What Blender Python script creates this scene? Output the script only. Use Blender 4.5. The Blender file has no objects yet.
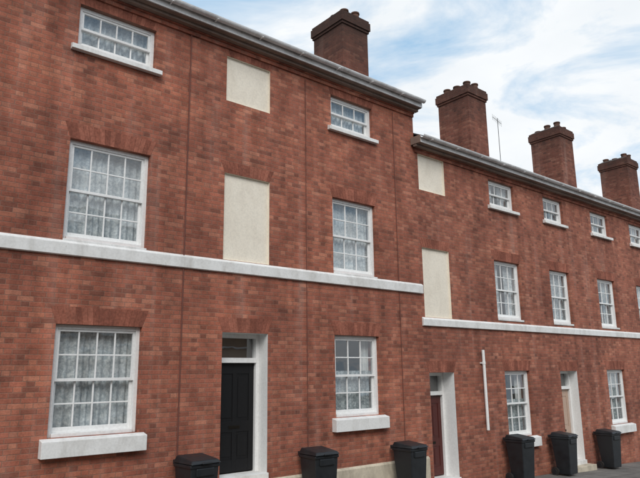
import bpy, math, random
from mathutils import Matrix, Vector
random.seed(7)
scene=bpy.context.scene
scene.view_settings.view_transform='Standard'
scene.view_settings.look='None'
scene.view_settings.exposure=0

# ------------------------------------------------------------ node helper
class NT:
    def __init__(s,name):
        s.m=bpy.data.materials.new(name); s.m.use_nodes=True
        s.t=s.m.node_tree; s.t.nodes.clear()
        s.out=s.t.nodes.new('ShaderNodeOutputMaterial')
    def n(s,ty,**k):
        x=s.t.nodes.new(ty)
        for a,b in k.items(): setattr(x,a,b)
        return x
    def put(s,sock,v):
        if isinstance(v,bpy.types.NodeSocket): s.t.links.new(v,sock)
        elif v is not None: sock.default_value=v
    def math(s,op,a,b=None,c=None,clamp=False):
        x=s.n('ShaderNodeMath',operation=op,use_clamp=clamp)
        s.put(x.inputs[0],a)
        if b is not None: s.put(x.inputs[1],b)
        if c is not None: s.put(x.inputs[2],c)
        return x.outputs[0]
    def comb(s,x,y,z=0.0):
        c=s.n('ShaderNodeCombineXYZ'); s.put(c.inputs[0],x); s.put(c.inputs[1],y); s.put(c.inputs[2],z); return c.outputs[0]
    def obj(s):
        tc=s.n('ShaderNodeTexCoord'); return tc.outputs['Object']
    def sep(s,v):
        c=s.n('ShaderNodeSeparateXYZ'); s.put(c.inputs[0],v); return c.outputs
    def noise(s,vec,scale,detail=4,rough=.55,dist=0,mul=None):
        if mul:
            mp=s.n('ShaderNodeMapping'); s.put(mp.inputs[0],vec); mp.inputs['Scale'].default_value=mul; vec=mp.outputs[0]
        x=s.n('ShaderNodeTexNoise'); s.put(x.inputs['Vector'],vec); x.inputs['Scale'].default_value=scale
        x.inputs['Detail'].default_value=detail; x.inputs['Roughness'].default_value=rough; x.inputs['Distortion'].default_value=dist
        return x.outputs[0]
    def ramp(s,f,stops):
        x=s.n('ShaderNodeValToRGB'); s.put(x.inputs[0],f); e=x.color_ramp.elements
        while len(e)<len(stops): e.new(.5)
        for i,(p,c) in enumerate(stops):
            e[i].position=p; e[i].color=(*c,1) if len(c)==3 else c
        return x.outputs[0]
    def mix(s,f,a,b,bt='MIX'):
        x=s.n('ShaderNodeMix',data_type='RGBA',blend_type=bt)
        def cv(v): return (*v,1) if isinstance(v,tuple) and len(v)==3 else v
        s.put(x.inputs[0],f); s.put(x.inputs[6],cv(a)); s.put(x.inputs[7],cv(b)); return x.outputs[2]
    def maprange(s,f,a,b,c,d):
        x=s.n('ShaderNodeMapRange'); s.put(x.inputs[0],f)
        for i,v in enumerate((a,b,c,d)): x.inputs[i+1].default_value=v
        return x.outputs[0]
    def pbr(s,col,rough=.8,bump=None,bstr=.3,bdist=.01,spec=.3,metal=0):
        p=s.n('ShaderNodeBsdfPrincipled')
        s.put(p.inputs['Base Color'],(*col,1) if isinstance(col,tuple) else col); s.put(p.inputs['Roughness'],rough)
        p.inputs['Specular IOR Level'].default_value=spec; p.inputs['Metallic'].default_value=metal
        if bump is not None:
            b=s.n('ShaderNodeBump'); b.inputs['Strength'].default_value=bstr; b.inputs['Distance'].default_value=bdist
            s.put(b.inputs['Height'],bump); s.t.links.new(b.outputs[0],p.inputs['Normal'])
        s.t.links.new(p.outputs[0],s.out.inputs[0]); return s.m

def g3(v): return (v,v,v)

def brick_mat(name,base=(0.33,0.112,0.078),soot=0.0):
    N=NT(name); o=N.obj(); X,Y,Z=N.sep(o)
    u=N.math('ADD',N.math('ADD',X,Y),200.0); v=N.math('ADD',Z,20.0)
    RH=.071; PER=.322; ST=.2145
    row=N.math('FLOOR',N.math('DIVIDE',v,RH))
    fv=N.math('FRACT',N.math('DIVIDE',v,RH))
    odd=N.math('MODULO',row,2.0)
    u2=N.math('ADD',u,N.math('MULTIPLY',odd,PER/2))
    per=N.math('FLOOR',N.math('DIVIDE',u2,PER))
    t=N.math('MULTIPLY',N.math('FRACT',N.math('DIVIDE',u2,PER)),PER)
    hdr=N.math('GREATER_THAN',t,ST)
    bid=N.math('ADD',N.math('MULTIPLY',per,2.0),hdr)
    wn=N.n('ShaderNodeTexWhiteNoise',noise_dimensions='2D'); N.put(wn.inputs['Vector'],N.comb(bid,row))
    rnd=wn.outputs['Value']; rcol=N.sep(wn.outputs['Color'])
    fine=N.noise(o,42,2,.65)
    mt=.0042
    d1=N.math('MINIMUM',t,N.math('ABSOLUTE',N.math('SUBTRACT',t,ST)))
    d1=N.math('MINIMUM',d1,N.math('SUBTRACT',PER,t))
    d2=N.math('MULTIPLY',N.math('MINIMUM',fv,N.math('SUBTRACT',1.0,fv)),RH)
    dm=N.math('ADD',N.math('MINIMUM',d1,d2),N.math('MULTIPLY',N.math('SUBTRACT',fine,.5),.008))
    brickmask=N.maprange(dm,mt-.0022,mt+.003,0,1)
    b=base
    def k(f,r=1,g=1,bb=1): return (b[0]*f*r,b[1]*f*g,b[2]*f*bb)
    bc=N.ramp(rnd,[(0,k(.66,.94,1.05,1.12)),(.14,k(.82)),(.35,k(.92)),(.6,k(1.0)),(.85,k(1.09,1,1.08,1.05)),(1,k(1.20,1,1.2,1.2))])
    burnt=N.math('MULTIPLY',hdr,N.math('GREATER_THAN',rcol[1],.7))
    bc=N.mix(N.math('MULTIPLY',burnt,.28),bc,k(.42,.92,1.15,1.35))
    bc=N.mix(1.0,bc,N.ramp(fine,[(.25,g3(.78)),(.75,g3(1.2))]),'MULTIPLY')
    col=N.mix(brickmask,(b[0]*.72,b[1]*1.12,b[2]*1.25),bc)
    big=N.noise(o,.6,3,.6,.4)
    col=N.mix(1.0,col,N.ramp(big,[(.3,(.76,.74,.75)),(.5,(1,1,1)),(.7,(1.22,1.19,1.14))]),'MULTIPLY')
    pat=N.noise(o,3.1,4,.72,.3)
    col=N.mix(1.0,col,N.ramp(pat,[(.3,g3(.70)),(.52,g3(1.0)),(.75,g3(1.26))]),'MULTIPLY')
    strk=N.noise(o,1.0,3,.6,0,(3.2,3.2,.22))
    col=N.mix(1.0,col,N.ramp(strk,[(.33,g3(.76)),(.55,g3(1.0))]),'MULTIPLY')
    eff=N.ramp(strk,[(.56,g3(0)),(.75,g3(1))])
    col=N.mix(N.math('MULTIPLY',eff,.24),col,(.42,.31,.26))
    if soot>0:
        sm=N.ramp(N.math('ADD',N.maprange(Z,6.5,9.0,0,.7),N.math('MULTIPLY',pat,.5)),[(.45,g3(0)),(.95,g3(1))])
        col=N.mix(N.math('MULTIPLY',sm,soot),col,(.035,.026,.022))
    h=N.math('ADD',brickmask,N.math('ADD',N.math('MULTIPLY',fine,.5),N.math('MULTIPLY',rcol[2],.35)))
    return N.pbr(col,.9,h,.5,.006,.2)

def paint(name,base,dirt=(.42,.38,.33),amount=.5,rough=.55,bstr=.15):
    N=NT(name); o=N.obj()
    a=N.noise(o,3.0,4,.65,.4,(1,1,.45)); 
    c=N.mix(N.math('MULTIPLY',N.ramp(a,[(.45,g3(0)),(.75,g3(1))]),amount),base,dirt)
    f=N.noise(o,30,2,.6)
    c=N.mix(1.0,c,N.ramp(f,[(.3,g3(.90)),(.6,g3(1.0))]),'MULTIPLY')
    chips=N.ramp(N.noise(o,11,3,.7),[(.68,g3(0)),(.71,g3(1))])
    c=N.mix(N.math('MULTIPLY',chips,amount*.5),c,dirt)
    return N.pbr(c,rough,f,bstr,.004,.35)

M={}
M['brick']=brick_mat('red_brick',(.365,.126,.083))
M['brick2']=brick_mat('red_brick_far',(.350,.124,.083))
M['chim']=brick_mat('chimney_brick',(0.235,0.086,0.060),soot=.85)
M['brick_o']=paint('brick_opposite',(.42,.26,.16),(.2,.12,.08),amount=.8,rough=.9)
M['white']=paint('white_gloss_paint',(.84,.84,.83),amount=.15,rough=.4)
M['stone']=paint('white_masonry_paint',(.80,.795,.78),(.40,.37,.33),amount=.55,rough=.75,bstr=.35)
M['fascia']=paint('fascia_paint',(.70,.70,.70),(.30,.27,.25),amount=.6,rough=.6)
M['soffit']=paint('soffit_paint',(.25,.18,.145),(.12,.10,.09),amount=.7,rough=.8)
M['cream']=paint('cream_render',(.84,.77,.655),(.60,.52,.42),amount=.40,rough=.85,bstr=.4)
M['plinth']=paint('plinth_render',(.62,.55,.43),(.22,.19,.15),amount=.7,rough=.9,bstr=.5)
M['blackdoor']=paint('black_gloss_door',(.005,.005,.006),(.009,.008,.008),amount=.3,rough=.6)
M['reddoor']=paint('dark_red_door',(.085,.02,.017),(.035,.02,.018),amount=.3,rough=.4)
M['beigedoor']=paint('beige_door',(.50,.36,.28),(.35,.26,.2),amount=.3,rough=.45)
M['pipe']=paint('pipe_paint',(.17,.062,.046),(.10,.045,.035),amount=.7,rough=.8)
M['iron']=paint('black_iron',(.02,.02,.022),(.06,.05,.04),amount=.4,rough=.5)
M['pot']=paint('terracotta_pot',(.12,.062,.044),(.03,.024,.02),amount=1.0,rough=.9)
M['soot']=paint('sooty_mortar',(.08,.065,.055),(.03,.025,.022),amount=1.0,rough=.95,bstr=.6)
M['brass']=(lambda N:N.pbr((.04,.035,.028),.5,metal=1))(NT('aged_brass'))
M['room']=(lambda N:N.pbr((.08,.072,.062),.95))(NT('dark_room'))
def vous():
    N=NT('gauged_brick'); g=N.n('ShaderNodeNewGeometry'); o=N.obj()
    c=N.ramp(g.outputs['Random Per Island'],[(0,(.23,.082,.056)),(.4,(.295,.104,.069)),(1,(.375,.140,.094))])
    f=N.noise(o,30,3); c=N.mix(1.0,c,N.ramp(f,[(.3,g3(.7)),(.7,g3(1.15))]),'MULTIPLY')
    c=N.mix(1.0,c,N.ramp(N.noise(o,2.6,4,.7),[(.35,g3(.68)),(.62,g3(1.1))]),'MULTIPLY')
    return N.pbr(c,.9,f,.4,.004,.2)
M['vous']=vous()
def slate():
    N=NT('slate'); o=N.obj(); X,Y,Z=N.sep(o)
    b=N.n('ShaderNodeTexBrick'); N.put(b.inputs['Vector'],N.comb(X,Y)); b.inputs['Scale'].default_value=1
    b.inputs['Brick Width'].default_value=.28; b.inputs['Row Height'].default_value=.2; b.inputs['Mortar Size'].default_value=.006
    b.inputs['Color1'].default_value=(.06,.065,.075,1); b.inputs['Color2'].default_value=(.11,.115,.13,1); b.inputs['Mortar'].default_value=(.02,.02,.02,1)
    c=N.mix(1.0,b.outputs[0],N.ramp(N.noise(o,1.2,4),[(.3,g3(.6)),(.7,g3(1.2))]),'MULTIPLY')
    return N.pbr(c,.6,b.outputs[1],-.5,.01,.4)
M['slate']=slate()
def glass():
    N=NT('window_glass'); 
    tr=N.n('ShaderNodeBsdfTransparent'); tr.inputs[0].default_value=(.94,.96,.96,1)
    gl=N.n('ShaderNodeBsdfGlossy'); gl.inputs['Roughness'].default_value=.015; gl.inputs[0].default_value=(.95,.97,1,1)
    bp=N.n('ShaderNodeBump'); bp.inputs['Strength'].default_value=.25; bp.inputs['Distance'].default_value=.003
    N.put(bp.inputs['Height'],N.noise(N.obj(),5.0,1)); N.t.links.new(bp.outputs[0],gl.inputs['Normal'])
    g=N.n('ShaderNodeNewGeometry'); dt=N.n('ShaderNodeVectorMath',operation='DOT_PRODUCT')
    N.t.links.new(g.outputs['Normal'],dt.inputs[0]); N.t.links.new(g.outputs['Incoming'],dt.inputs[1])
    c=N.math('SUBTRACT',1.0,N.math('ABSOLUTE',dt.outputs['Value']),clamp=True)
    f=N.math('MULTIPLY_ADD',N.math('POWER',c,4.0),.80,.13,clamp=True)
    mx=N.n('ShaderNodeMixShader'); N.put(mx.inputs[0],f); N.t.links.new(tr.outputs[0],mx.inputs[1]); N.t.links.new(gl.outputs[0],mx.inputs[2])
    N.t.links.new(mx.outputs[0],N.out.inputs[0]); return N.m
M['glass']=glass()
def curtain(name,c1,c2,low):
    N=NT(name); o=N.obj()
    f=N.noise(o,22,3,.7); g=N.noise(o,3.0,3,.6,0,(2.0,1,.7))
    c=N.mix(N.ramp(f,[(.35,g3(0)),(.62,g3(1))]),c1,c2); c=N.mix(1.0,c,N.ramp(g,[(.3,g3(low)),(.62,g3(1.0))]),'MULTIPLY')
    return N.pbr(c,.95,spec=.05)
M['net']=curtain('net_curtain',(.44,.49,.52),(.80,.82,.82),.62)
M['netd']=curtain('grey_net_curtain',(.24,.28,.30),(.60,.64,.65),.5)
M['blind']=curtain('roller_blind',(.70,.71,.70),(.80,.80,.78),.9)

# ------------------------------------------------------------ mesh builder
class MB:
    def __init__(s): s.v=[];s.f=[];s.mi=[];s.ms=[]
    def mid(s,m):
        if m not in s.ms: s.ms.append(m)
        return s.ms.index(m)
    def quad(s,p,m):
        i=len(s.v); s.v+= [tuple(q) for q in p]; s.f.append(tuple(range(i,i+len(p)))); s.mi.append(s.mid(m))
    def hexa(s,p,m):
        i=len(s.v); s.v+=[tuple(q) for q in p]; k=s.mid(m)
        for f in ((3,2,1,0),(4,5,6,7),(0,1,5,4),(1,2,6,5),(2,3,7,6),(3,0,4,7)):
            s.f.append(tuple(i+j for j in f)); s.mi.append(k)
    def box(s,x0,x1,y0,y1,z0,z1,m):
        s.hexa([(x0,y0,z0),(x1,y0,z0),(x1,y1,z0),(x0,y1,z0),(x0,y0,z1),(x1,y0,z1),(x1,y1,z1),(x0,y1,z1)],m)
    def cyl(s,p0,p1,r0,r1,m,n=14,caps=True):
        p0=Vector(p0);p1=Vector(p1);d=(p1-p0).normalized(); a=d.orthogonal().normalized(); b=d.cross(a)
        i=len(s.v); k=s.mid(m)
        for p,r in((p0,r0),(p1,r1)):
            for j in range(n):
                t=2*math.pi*j/n; s.v.append(tuple(p+a*math.cos(t)*r+b*math.sin(t)*r))
        for j in range(n):
            s.f.append((i+j,i+(j+1)%n,i+n+(j+1)%n,i+n+j)); s.mi.append(k)
        if caps:
            s.f.append(tuple(i+j for j in reversed(range(n)))); s.mi.append(k)
            s.f.append(tuple(i+n+j for j in range(n))); s.mi.append(k)
    def prism(s,prof,x0,x1,m):
        i=len(s.v);n=len(prof);k=s.mid(m)
        for x in(x0,x1):
            for y,z in prof: s.v.append((x,y,z))
        for j in range(n):
            s.f.append((i+j,i+(j+1)%n,i+n+(j+1)%n,i+n+j)); s.mi.append(k)
        s.f.append(tuple(i+j for j in reversed(range(n)))); s.mi.append(k)
        s.f.append(tuple(i+n+j for j in range(n))); s.mi.append(k)
    def obj(s,name,parent=None,bevel=0,smooth=False):
        me=bpy.data.meshes.new(name); me.from_pydata(s.v,[],s.f)
        for m in s.ms: me.materials.append(M[m])
        for p,k in zip(me.polygons,s.mi): p.material_index=k; p.use_smooth=smooth
        me.update()
        o=bpy.data.objects.new(name,me); scene.collection.objects.link(o)
        if parent: o.parent=parent
        if bevel:
            b=o.modifiers.new('bevel','BEVEL'); b.width=bevel; b.segments=2; b.limit_method='ANGLE'
        return o
def empty(name,loc=(0,0,0),rz=0):
    e=bpy.data.objects.new(name,None); e.location=loc; e.rotation_euler=(0,0,rz); e.empty_display_size=.3
    scene.collection.objects.link(e); return e

def wall(mb,x0,x1,z0,z1,ops,mat):
    xs=sorted(set([x0,x1]+[o[0] for o in ops]+[o[1] for o in ops])); zs=sorted(set([z0,z1]+[o[2] for o in ops]+[o[3] for o in ops]))
    for i in range(len(xs)-1):
        for j in range(len(zs)-1):
            cx=(xs[i]+xs[i+1])/2; cz=(zs[j]+zs[j+1])/2
            if any(o[0]<cx<o[1] and o[2]<cz<o[3] for o in ops): continue
            mb.quad([(xs[i],0,zs[j]),(xs[i+1],0,zs[j]),(xs[i+1],0,zs[j+1]),(xs[i],0,zs[j+1])],mat)
    for o in ops:
        a,b,c,d=o[:4]; dp=o[4]; rm=o[5] or mat
        mb.quad([(a,0,c),(a,0,d),(a,dp,d),(a,dp,c)],rm)
        mb.quad([(b,0,c),(b,dp,c),(b,dp,d),(b,0,d)],rm)
        mb.quad([(a,0,d),(b,0,d),(b,dp,d),(a,dp,d)],rm)
        mb.quad([(a,0,c),(a,dp,c),(b,dp,c),(b,0,c)],rm)

def window(house,x0,x1,z0,z1,cols,kind='sash',rows=2,cur='net',open_=0):
    fr=MB(); gl=MB(); cu=MB(); rm=MB()
    W='white'; y0=.075; yb=.195
    fw=.062
    fr.box(x0,x0+fw,y0,yb,z0,z1,W); fr.box(x1-fw,x1,y0,yb,z0,z1,W)
    fr.box(x0+fw,x1-fw,y0+.002,yb,z1-.06,z1,W); fr.box(x0+fw,x1-fw,y0-.03,yb,z0,z0+.055,W)
    ix0,ix1,iz0,iz1=x0+fw,x1-fw,z0+.055,z1-.06
    zm=(iz0+iz1)/2
    def sash(a,b,c,d,y,nc,nr,botr=.05):
        st=.04
        fr.box(a,a+st,y,y+.04,c,d,W); fr.box(b-st,b,y,y+.04,c,d,W)
        fr.box(a+st,b-st,y+.001,y+.039,c,c+botr,W); fr.box(a+st,b-st,y+.001,y+.039,d-.035,d,W)
        A,B,C,D=a+st,b-st,c+botr,d-.035; bw=.011
        for i in range(1,nc):
            x=A+(B-A)*i/nc; fr.box(x-bw,x+bw,y+.006,y+.034,C,D,W)
        for j in range(1,nr):
            z=C+(D-C)*j/nr; fr.box(A,B,y+.0085,y+.0315,z-bw,z+bw,W)
        for i in range(nc):
            for j in range(nr):
                xa=A+(B-A)*i/nc; xb=A+(B-A)*(i+1)/nc; za=C+(D-C)*j/nr; zb=C+(D-C)*(j+1)/nr
                a1=random.uniform(-.0022,.0022); a2=random.uniform(-.0022,.0022); yy=y+.02
                gl.quad([(xa,yy-a1-a2,za),(xb,yy+a1-a2,za),(xb,yy+a1+a2,zb),(xa,yy-a1+a2,zb)],'glass')
    if kind=='sash':
        sash(ix0,ix1,zm-.02,iz1,y0+.02,cols,rows,.042)
        sash(ix0,ix1,iz0,zm+.022+open_,y0+.064,cols,rows,.07)
    else:
        sash(ix0,ix1,iz0,iz1,y0+.03,cols,rows,.05)
    n=max(24,int((x1-x0)*60)); ph=random.uniform(0,6)
    yc=.245; pts=[]
    for i in range(n+1):
        x=x0+(x1-x0)*i/n
        yy=yc+.024*math.sin(x*58+ph+1.4*math.sin(x*9+ph))+.01*math.sin(x*23+ph)
        pts.append((x,yy))
    style=random.choice(['full','full','part']) if cur=='net' else random.choice(['full','part','half'])
    for i in range(n):
        (xa,ya),(xb,yb_)=pts[i],pts[i+1]
        t=abs((i+.5)/n-.5)
        zt=z1; zl=z0
        if style=='half': zt=z0+(z1-z0)*.56
        if style=='part':
            zl=z0; zt=z1
            if t<.10: continue
        cu.quad([(xa,ya,zl),(xb,yb_,zl),(xb,yc+(yb_-yc)*.6,zt),(xa,yc+(ya-yc)*.6,zt)],cur)
    if style=='half':
        for s0,s1 in((0,.2),(.8,1)):
            for i in range(int(s0*n),int(s1*n)):
                (xa,ya),(xb,yb_)=pts[i],pts[i+1]
                cu.quad([(xa,ya+.07,z0),(xb,yb_+.07,z0),(xb,yb_+.07,z1),(xa,ya+.07,z1)],'blind')
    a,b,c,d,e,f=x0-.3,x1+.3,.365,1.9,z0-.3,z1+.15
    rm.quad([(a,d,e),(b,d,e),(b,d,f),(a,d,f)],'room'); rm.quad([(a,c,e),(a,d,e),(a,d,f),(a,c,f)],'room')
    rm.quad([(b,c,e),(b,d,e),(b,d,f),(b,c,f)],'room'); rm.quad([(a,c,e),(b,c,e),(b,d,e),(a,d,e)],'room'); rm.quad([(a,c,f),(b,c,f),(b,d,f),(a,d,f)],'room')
    fr.obj('window_frame',house,.004); gl.obj('window_glass',house); cu.obj('curtain',house); rm.obj('room',house)

def lintel(mb,x0,x1,z,h=.25):
    n=int(round((x1-x0)/.075)); fl=.09
    for i in range(n):
        g=.003
        a=x0+(x1-x0)*i/n+g; b=x0+(x1-x0)*(i+1)/n-g
        A=(x0-fl)+(x1-x0+2*fl)*i/n+g; B=(x0-fl)+(x1-x0+2*fl)*(i+1)/n-g
        y=-.003-random.uniform(0,.002)
        mb.hexa([(a,y,z+.002),(b,y,z+.002),(b,.03,z+.002),(a,.03,z+.002),(A,y,z+h),(B,y,z+h),(B,.03,z+h),(A,.03,z+h)],'vous')

def sill(mb,x0,x1,z,h,m='stone',ov=.09,pr=.11):
    mb.hexa([(x0-ov,-pr,z-h),(x1+ov,-pr,z-h),(x1+ov,-.001,z-h),(x0-ov,-.001,z-h),(x0-ov,-pr,z-.035),(x1+ov,-pr,z-.035),(x1+ov,-.001,z-.004),(x0-ov,-.001,z-.004)],m)
    mb.box(x0+.001,x1-.001,-.001+.002,.09,z-.06,z-.0045,m)

def door(house,x0,x1,z0,z1,rec,dm,fan=.34):
    mb=MB(); W='white'; fw=.07; y=rec-.07
    mb.box(x0+.001,x0+fw,y,rec+.05,z0,z1-.001,W); mb.box(x1-fw,x1-.001,y,rec+.05,z0,z1-.001,W)
    mb.box(x0+fw,x1-fw,y+.002,rec+.05,z1-.07,z1-.001,W)
    zt=z1-.07-fan
    mb.box(x0+fw,x1-fw,y-.015,rec+.05,zt-.085,zt,W)
    gl=MB(); gl.quad([(x0+fw,rec,zt),(x1-fw,rec,zt),(x1-fw,rec,z1-.07),(x0+fw,rec,z1-.07)],'glass')
    rb=MB(); rb.box(x0+.01,x1-.01,rec+.06,rec+.9,zt-.2,z1+.05,'room')
    d=MB(); a,b,c,t=x0+fw+.004,x1-fw-.004,z0+.02,zt-.09
    d.box(a,b,rec,rec+.045,c,t,dm)
    H=t-c; st=.10; yy=rec-.012
    d.box(a,a+st,yy,rec-.0005,c,t,dm); d.box(b-st,b,yy,rec-.0005,c,t,dm)
    m=(a+b)/2; d.box(m-.04,m+.04,yy+.001,rec-.0005,c,t,dm)
    for f0,f1 in((0,.11),(.36,.46),(.90,1.0)):
        d.box(a+st,m-.04,yy+.002,rec-.0005,c+H*f0,c+H*f1,dm); d.box(m+.04,b-st,yy+.002,rec-.0005,c+H*f0,c+H*f1,dm)
    for xa,xb in((a+st+.03,m-.07),(m+.07,b-st-.03)):
        for f0,f1 in((.14,.33),(.49,.87)):
            d.box(xa,xb,rec-.008,rec-.0004,c+H*f0,c+H*f1,dm)
    d.box(m-.11,m+.11,yy-.006,yy-.0005,c+H*.39,c+H*.42,'brass')
    d.cyl((a+.07,yy,c+H*.52),(a+.07,yy-.06,c+H*.52),.012,.025,'brass',12)
    mb.box(x0,x1,-.05,rec+.1,z0-.16,z0+.001,'stone')
    mb.obj('door_frame',house,.004); gl.obj('fanlight_glass',house); rb.obj('hall',house); d.obj('door',house,.003)

GZ=lambda x:-2.03-.034*x

def house(x0,x1,eave,floors,cols,mat,string,name='brick_house',loc=(0,0,0),rz=0,base=-4.2,depth=7.6,strx=(0,0),gutx=(0,0)):
    H=empty(name,loc,rz)
    ops=[];tr=MB();lt=MB();wins=[];doors=[]
    st0,st1=string
    for c in cols:
        cx,hw=c['x'],c['w']/2
        for fl,spec in c['f'].items():
            z0,z1=floors[fl]
            if fl=='g' and 'gx' in c: a,b=c['gx']
            else: a,b=cx-hw,cx+hw
            if spec[0]=='win':
                ops.append((a,b,z0,z1,.36,None)); wins.append((a,b,z0,z1,fl,spec))
                lintel(lt,a,b,z1)
                if fl=='g': sill(tr,a,b,z0,.25,'stone',.10,.13)
                elif fl=='t': sill(tr,a,b,z0,.11,'stone',.10,.09)
                else: tr.box(a+.001,b-.001,-.02,.09,z0-.05,z0-.0008,'stone')
            elif spec[0]=='blind':
                z0,z1=spec[1]; aa,bb=a+spec[2],b-spec[2]
                ops.append((aa,bb,z0,z1,.045,'cream'))
                tr.quad([(aa,.045,z0),(bb,.045,z0),(bb,.045,z1),(aa,.045,z1)],'cream')
                lintel(lt,aa,bb,z1,.22)
            elif spec[0]=='door':
                z0,z1,dw,rec,dm,rv=spec[1:]
                aa,bb=cx-dw/2,cx+dw/2
                ops.append((aa,bb,z0,z1,rec+.03,rv)); doors.append((aa,bb,z0,z1,rec,dm)); lintel(lt,aa,bb,z1)
                g=GZ(cx)
                n=max(1,int(math.ceil((z0-.16-g)/.19)))
                for i in range(n):
                    tr.box(aa-.05+.01*i,bb+.05-.01*i,-.28*(n-i),-.002-.001*i,g-.2,g+(z0-.02-g)*(i+1)/(n+.6),'plinth')
    wm=MB(); wall(wm,x0,x1,base,eave,ops,mat)
    D=depth; pk=eave+.15+D/2*.52
    for x in(x0+.002,x1-.002):
        wm.quad([(x,0,base),(x,D,base),(x,D,eave),(x,D/2,pk-.08),(x,0,eave)],mat)
    wm.quad([(x0,D,base),(x1,D,base),(x1,D,eave),(x0,D,eave)],mat)
    wm.box(x0,x1,-.035,-.0005,eave-.30,eave-.225,mat); wm.box(x0,x1,-.07,-.0005,eave-.2245,eave-.15,mat)
    wm.obj('walls',H); lt.obj('brick_lintels',H)
    sx0,sx1=x0+strx[0],x1+strx[1]
    tr.prism([(-.001,st0),(-.05,st0+.01),(-.055,st1-.05),(-.045,st1-.035),(-.001,st1-.004)],sx0,sx1,'stone')
    tr.obj('stone_trim',H,.006)
    e=MB(); gx0,gx1=x0+gutx[0],x1+gutx[1]
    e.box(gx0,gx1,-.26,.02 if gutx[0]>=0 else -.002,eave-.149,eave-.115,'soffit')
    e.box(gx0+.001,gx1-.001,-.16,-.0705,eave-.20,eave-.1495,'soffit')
    e.box(gx0,gx1,-.285,-.255,eave-.14,eave+.0,'fascia')
    if gutx[0]<0: e.box(gx0-.012,gx0-.001,-.295,-.003,eave-.15,eave+.025,'soffit')
    R=.062; prof=[]
    for i in range(9):
        t=math.pi+math.pi*i/8; prof.append((-.352+R*math.cos(t),eave+.005+R*math.sin(t)))
    for i in range(9):
        t=2*math.pi-math.pi*i/8; prof.append((-.352+(R-.008)*math.cos(t),eave+.005+(R-.008)*math.sin(t)))
    e.prism(prof,gx0,gx1,'fascia')
    x=gx0+.3
    while x<gx1:
        e.box(x-.012,x+.012,-.42,-.284,eave-.068,eave-.055,'fascia'); x+=.95
    e.obj('eaves_gutter',H)
    r=MB()
    r.hexa([(x0,-.30,eave-.0),(x1,-.30,eave-.0),(x1,D/2,pk-.06),(x0,D/2,pk-.06),(x0,-.30,eave+.03),(x1,-.30,eave+.03),(x1,D/2,pk),(x0,D/2,pk)],'slate')
    r.hexa([(x0,D/2,pk-.06),(x1,D/2,pk-.06),(x1,D+.3,eave),(x0,D+.3,eave),(x0,D/2,pk),(x1,D/2,pk),(x1,D+.3,eave+.03),(x0,D+.3,eave+.03)],'slate')
    r.prism([(D/2-.14,pk-.05),(D/2,pk+.06),(D/2+.14,pk-.05)],x0,x1,'pot')
    r.obj('roof',H)
    for (a,b,z0,z1,fl,sp) in wins:
        window(H,a,b,z0,z1,sp[1],sp[3] if len(sp)>3 else 'sash',sp[4] if len(sp)>4 else 2,sp[2])
    for dd in doors: door(H,*dd)
    return H

def chimney(parent,x0,w,y0,y1,zb,zt,pots=3,aerial=False):
    c=MB(); m='chim'
    c.box(x0,x0+w,y0,y1,zb,zt-.36,m)
    z=zt-.36
    for pr,h in((.03,.07),(.06,.22),(.035,.07)):
        c.box(x0-pr,x0+w+pr,y0-pr,y1+pr,z,z+h-.001,m); z+=h
    c.hexa([(x0-.03,y0-.03,z),(x0+w+.03,y0-.03,z),(x0+w+.03,y1+.03,z),(x0-.03,y1+.03,z),(x0+.12,y0+.12,z+.09),(x0+w-.12,y0+.12,z+.09),(x0+w-.12,y1-.12,z+.09),(x0+.12,y1-.12,z+.09)],'soot')
    L=y1-y0
    for i in range(pots):
        for jx in ((.28,.72) if w>.7 else (.5,)):
            y=y0+L*(i+.5)/pots; x=x0+w*jx; h=random.uniform(.10,.24)
            c.cyl((x,y,z+.03),(x,y,z+h),.115,.10,'pot',16); c.cyl((x,y,z+h),(x,y,z+h+.04),.122,.118,'pot',16)
            c.cyl((x,y,z+h+.041),(x,y,z+h+.042),.09,.09,'room',16)
    c.obj('chimney_stack',parent,.006)
    if aerial:
        a=MB(); ax=x0+3.2; ay=2.6; zt=8.2
        a.cyl((ax,ay,6.0),(ax,ay,zt+.55),.010,.010,'iron',8)
        a.cyl((ax-.45,ay-.1,zt+.45),(ax+.35,ay+.08,zt+.45),.007,.007,'iron',6)
        for i in range(7):
            t=i/6; x=ax-.43+.76*t; y=ay-.095+.17*t
            a.cyl((x,y,zt+.45-.11),(x,y,zt+.45+.11),.004,.004,'iron',6)
        a.obj('tv_aerial',parent)

# ------------------------------------------------------------ houses
FT={'g':(-.80,.73),'m':(1.95,3.48),'t':(5.00,5.70)}
EA=6.16
Bl_t=('blind',(4.85,5.72),.14); Bl_m=('blind',(1.932,3.48),.14)
h0=house(-6.2,-.95,EA,FT,[dict(x=-2.2,w=1.25,f={'g':('win',4,'net'),'m':('win',4,'net'),'t':('win',4,'net','sash',1)}),
   dict(x=-4.7,w=1.25,f={'g':('door',-1.5,.72,.92,.33,'reddoor','white'),'m':Bl_m,'t':Bl_t})],'brick',(1.70,1.93))
h1=house(-.95,4.66,EA,FT,[dict(x=3.38,w=1.27,f={'g':('win',4,'net'),'m':('win',4,'net'),'t':('win',4,'net','sash',1)}),
   dict(x=.75,w=1.25,f={'g':('door',-1.5,.72,.92,.33,'blackdoor','white'),'m':Bl_m,'t':Bl_t})],'brick',(1.70,1.93))
h2=house(4.66,10.45,EA,FT,[dict(x=5.88,w=1.24,f={'g':('door',-1.60,.70,.92,.33,'blackdoor','white'),'m':Bl_m,'t':Bl_t}),
   dict(x=8.50,w=1.20,f={'g':('win',3,'netd'),'m':('win',3,'net'),'t':('win',3,'net','sash',1)})],'brick',(1.70,1.93),strx=(0,.04),gutx=(0,.03))
p=MB(); p.prism([(-.002,-3.4),(-.045,-3.4),(-.045,-1.74),(-.002,-1.70)],6.42,10.449,'plinth'); p.obj('plinth',h2,.005)
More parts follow.
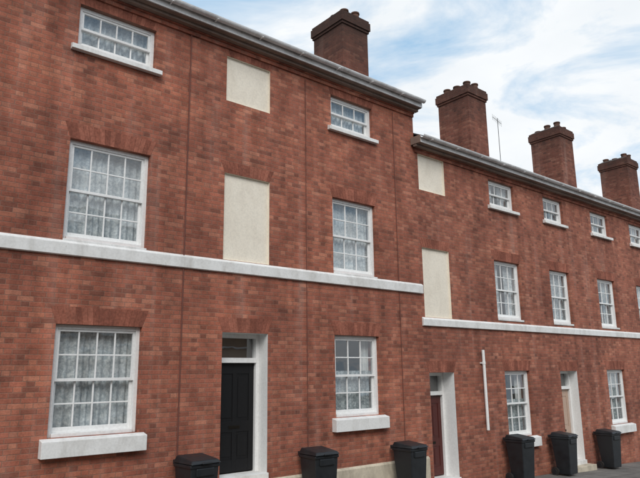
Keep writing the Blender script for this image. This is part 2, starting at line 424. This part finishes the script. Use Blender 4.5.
chimney(h2,9.75,.9,1.6,2.75,6.0,9.2,3)
chimney(h1,-.6,.9,1.6,2.75,6.0,9.2,3)

FB={'g':(-1.56,.02),'m':(1.30,2.78),'t':(4.22,4.92)}
EB=5.30; SB=(1.0,1.2)
B2t=('blind',(4.13,5.00),.0); B2m=('blind',(1.202,2.77),.0)
k1=house(10.45,15.20,EB,FB,[dict(x=11.03,w=.94,f={'g':('door',-2.22,.0,.84,.38,'reddoor','white'),'m':B2m,'t':B2t}),
   dict(x=13.88,w=1.14,gx=(13.42,14.52),f={'g':('win',3,'netd'),'m':('win',3,'net'),'t':('win',3,'net','sash',1)})],'brick2',SB,gutx=(-.10,0))
k2=house(15.20,20.55,EB,FB,[dict(x=16.46,w=1.06,f={'g':('door',-2.36,.0,.90,.30,'beigedoor','white'),'m':('win',3,'netd'),'t':('win',3,'netd','sash',1)}),
   dict(x=19.25,w=1.14,f={'g':('win',3,'netd'),'m':('win',3,'netd'),'t':('win',3,'netd','sash',1)})],'brick2',SB)
k3=house(20.55,25.90,EB,FB,[dict(x=21.95,w=1.14,f={'g':('door',-2.5,.0,.90,.30,'blackdoor','white'),'m':('win',3,'net'),'t':('win',3,'net','sash',1)}),
   dict(x=24.6,w=1.14,f={'g':('win',3,'netd'),'m':('win',3,'netd'),'t':('win',3,'netd','sash',1)})],'brick2',SB)
k4=house(25.90,31.25,EB,FB,[dict(x=27.3,w=1.14,f={'g':('door',-2.7,.0,.90,.30,'reddoor','white'),'m':('win',3,'net'),'t':('win',3,'net','sash',1)}),
   dict(x=29.95,w=1.14,f={'g':('win',3,'netd'),'m':('win',3,'netd'),'t':('win',3,'netd','sash',1)})],'brick2',SB)
for k,x in((k1,14.8),(k2,20.15),(k3,25.5),(k4,30.4)):
    chimney(k,x,.9,1.5,2.65,5.2,8.65,3,aerial=(k is k1))

# opposite row (behind the photographer; seen as reflections in the glass)
FO={'g':(-1.2,.3),'m':(2.0,3.4),'t':(4.0,4.1)}
for i in range(4):
    xx=-12+i*9.0
    house(-4.5,4.5,5.0,FO,[dict(x=-2.6,w=1.2,f={'g':('win',2,'netd'),'m':('win',2,'netd')}),dict(x=2.6,w=1.2,f={'g':('win',2,'net'),'m':('win',2,'net')}),
      dict(x=0,w=1.2,f={'g':('door',-1.9,.3,.95,.2,'reddoor','white'),'m':('win',2,'net')})],'brick_o',(1.3,1.4),loc=(xx,-13.0,-.2),rz=math.pi)

def pipe(name,parent,x,z0,z1,r,m,y=-.09,br=True):
    a=MB(); a.cyl((x,y,z0),(x,y,z1),r,r,m,14)
    if br:
        z=z1-.3
        while z>z0+.1:
            a.cyl((x,y,z-.03),(x,y,z+.03),r*1.2,r*1.2,m,14); a.box(x-r*1.7,x+r*1.7,y+r*.6,-.002,z-.014,z+.014,m); z-=1.8
    return a.obj(name,parent)
pipe('cable',h2,4.66,GZ(4.7)-.1,5.9,.011,'pipe',-.014,False)
pipe('cable',h2,7.22,-1.9,5.8,.007,'pipe',-.010,False)
pipe('cable',h2,9.75,-1.7,5.8,.007,'pipe',-.010,False)
pipe('waste_pipe',k1,12.50,-1.31,.51,.034,'white',-.07)

# ------------------------------------------------------------ street
def strip(name,y0,y1,dz,mat,x0=-60,x1=90,th=.3):
    b=MB(); z=lambda x:GZ(x)+dz
    b.hexa([(x0,y0,z(x0)-th),(x1,y0,z(x1)-th),(x1,y1,z(x1)-th),(x0,y1,z(x0)-th),(x0,y0,z(x0)),(x1,y0,z(x1)),(x1,y1,z(x1)),(x0,y1,z(x0))],mat)
    return b.obj(name)
def asphalt():
    N=NT('asphalt'); o=N.obj(); f=N.noise(o,90,3,.7); g=N.noise(o,.8,4,.6)
    c=N.mix(f,(.03,.03,.032),(.08,.08,.082)); c=N.mix(1.0,c,N.ramp(g,[(.3,g3(.75)),(.7,g3(1.2))]),'MULTIPLY')
    return N.pbr(c,.85,f,.5,.006)
M['asphalt']=asphalt()
def slabs():
    N=NT('paving_slabs'); o=N.obj(); X,Y,Z=N.sep(o)
    b=N.n('ShaderNodeTexBrick'); N.put(b.inputs['Vector'],N.comb(X,Y)); b.inputs['Scale'].default_value=1
    b.inputs['Brick Width'].default_value=.6; b.inputs['Row Height'].default_value=.6; b.inputs['Mortar Size'].default_value=.008
    b.inputs['Color1'].default_value=(.16,.15,.14,1); b.inputs['Color2'].default_value=(.22,.21,.195,1); b.inputs['Mortar'].default_value=(.05,.045,.04,1)
    c=N.mix(1.0,b.outputs[0],N.ramp(N.noise(o,3,4,.7),[(.3,g3(.65)),(.7,g3(1.1))]),'MULTIPLY')
    return N.pbr(c,.85,N.math('SUBTRACT',N.noise(o,60,2),N.math('MULTIPLY',b.outputs[1],2.0)),.4,.004)
M['slabs']=slabs()
M['kerb']=paint('granite_kerb',(.30,.29,.28),(.15,.14,.13),amount=.6,rough=.8,bstr=.4)
M['yellow']=paint('yellow_line',(.55,.38,.04),(.15,.12,.06),amount=.6,rough=.7)
M['earth']=(lambda N:N.pbr(N.mix(N.noise(N.obj(),.3,4),(.10,.10,.07),(.16,.14,.11)),.95))(NT('ground_earth'))
g=MB(); g.quad([(-900,-900,GZ(-900)-.16),(900,-900,GZ(900)-.16),(900,900,GZ(900)-.16),(-900,900,GZ(-900)-.16)],'earth'); g.obj('ground')
strip('pavement',-1.75,.3,0,'slabs'); strip('kerb',-1.90,-1.752,.004,'kerb')
strip('road',-8.0,-1.902,-.12,'asphalt',th=.03); strip('kerb',-8.15,-8.002,.004,'kerb'); strip('pavement',-13.3,-8.152,0,'slabs')
strip('yellow_line',-2.25,-2.15,-.116,'yellow',th=.003); strip('yellow_line',-2.45,-2.35,-.116,'yellow',th=.003)

# ------------------------------------------------------------ wheelie bins
def binmat():
    N=NT('bin_plastic'); o=N.obj(); f=N.noise(o,5,5,.6)
    c=N.mix(f,(.006,.008,.010),(.020,.023,.027)); return N.pbr(c,N.maprange(f,.3,.7,.35,.6),N.noise(o,140,2),.15,.002,.5)
M['bin']=binmat()
def wheelie_bin(x,y,rz,w=.50,d=.50,h=1.06):
    H=empty('wheelie_bin',(x,y,GZ(x)),rz)
    b=MB(); m='bin'
    bw,bd=w*.40,d*.38; tw,td=w*.48,d*.47; zt=h*.88
    b.hexa([(-bw,-bd,.045),(bw,-bd,.045),(bw,bd*.75,.045),(-bw,bd*.75,.045),(-tw,-td,zt),(tw,-td,zt),(tw,td,zt),(-tw,td,zt)],m)
    b.box(-w*.505,w*.505,-d*.495,d*.49,zt-.055,zt,m)
    b.box(-w*.30,w*.30,-d*.50,-d*.44,zt-.17,zt-.0555,m)
    b.obj('body',H,.018)
    l=MB()
    l.hexa([(-w*.52,-d*.56,zt+.004),(w*.52,-d*.56,zt+.004),(w*.52,d*.50,zt+.004),(-w*.52,d*.50,zt+.004),
            (-w*.44,-d*.46,zt+.055),(w*.44,-d*.46,zt+.055),(w*.44,d*.42,zt+.105),(-w*.44,d*.42,zt+.105)],m)
    l.box(-w*.18,w*.18,-d*.60,-d*.54,zt,zt+.03,m)
    l.obj('lid',H,.02)
    k=MB()
    k.cyl((-w*.40,d*.60,zt+.02),(w*.40,d*.60,zt+.02),.016,.016,m,12)
    for s in(-1,1):
        k.box(s*w*.40-.02,s*w*.40+.02,d*.46,d*.63,zt-.03,zt+.035,m)
    k.obj('handle',H,.004)
    wl=MB()
    for s in(-1,1):
        wl.cyl((s*w*.40,d*.36,.10),(s*w*.52,d*.36,.10),.10,.10,'iron',24); wl.cyl((s*w*.52,d*.36,.10),(s*w*.53,d*.36,.10),.055,.05,m,16)
    wl.cyl((-w*.42,d*.36,.10),(w*.42,d*.36,.10),.014,.014,'iron',8)
    wl.obj('wheels',H,.006)
for x,y,r in((4.80,-.38,.05),(7.14,-.40,-.06),(9.47,-.38,.04),(13.27,-.37,-.05),(15.22,-.38,.06),(17.60,-.36,-.03)):
    wheelie_bin(x,y,r)

# ------------------------------------------------------------ world
SE,SA=math.radians(42),math.radians(215)
w=bpy.data.worlds.new('World'); scene.world=w; w.use_nodes=True
T=w.node_tree; T.nodes.clear()
class WN(NT):
    def __init__(s): s.t=T; s.out=T.nodes.new('ShaderNodeOutputWorld')
N=WN()
sky=N.n('ShaderNodeTexSky',sky_type='NISHITA',sun_disc=False); sky.sun_elevation=SE; sky.sun_rotation=SA; sky.air_density=1.2; sky.dust_density=1.2
tc=N.n('ShaderNodeTexCoord'); X,Y,Z=N.sep(tc.outputs['Generated'])
zz=N.math('ADD',N.math('MAXIMUM',Z,0.0),.12)
pv=N.comb(N.math('DIVIDE',X,zz),N.math('DIVIDE',Y,zz),3.0)
n1=N.noise(pv,1.9,7,.60,.5); n2=N.noise(pv,.6,2,.5)
cf=N.math('ADD',N.math('MULTIPLY',n1,.80),N.math('MULTIPLY',n2,.30))
cf=N.math('ADD',cf,N.maprange(Z,.15,.7,.09,-.02))
cm=N.ramp(cf,[(.47,g3(.06)),(.55,g3(.5)),(.63,g3(1))])
shade=N.mix(N.noise(pv,2.6,4,.6),(5.9,6.4,6.8),(8.0,8.05,8.1))
hz=N.mix(.7,sky.outputs[0],(3.1,5.2,7.2))
col=N.mix(cm,hz,shade)
bg=N.n('ShaderNodeBackground'); N.put(bg.inputs[0],col); bg.inputs[1].default_value=.133
T.links.new(bg.outputs[0],N.out.inputs[0])
sd=Vector((math.sin(SA)*math.cos(SE),math.cos(SA)*math.cos(SE),math.sin(SE)))
L=bpy.data.lights.new('sun','SUN'); L.energy=2.0; L.angle=math.radians(35); L.color=(1,.965,.91)
lo=bpy.data.objects.new('sun',L); scene.collection.objects.link(lo); lo.rotation_euler=sd.to_track_quat('Z','Y').to_euler()

# ------------------------------------------------------------ camera
a,p,r=math.radians(40.05),math.radians(12.31),math.radians(-.72)
R=Vector((math.cos(a),-math.sin(a),0)); Fw=Vector((math.sin(a)*math.cos(p),math.cos(a)*math.cos(p),math.sin(p))); U=R.cross(Fw)
R2=R*math.cos(r)+U*math.sin(r); U2=-R*math.sin(r)+U*math.cos(r)
cd=bpy.data.cameras.new('camera'); co=bpy.data.objects.new('camera',cd); scene.collection.objects.link(co)
mw=Matrix.Identity(4)
for i in range(3): mw[i][0]=R2[i]; mw[i][1]=U2[i]; mw[i][2]=-Fw[i]
mw[1][3]=-9.0
co.matrix_world=mw
cd.sensor_width=36; cd.lens=619/640*36; cd.clip_end=3000; cd.clip_start=.05
scene.camera=co
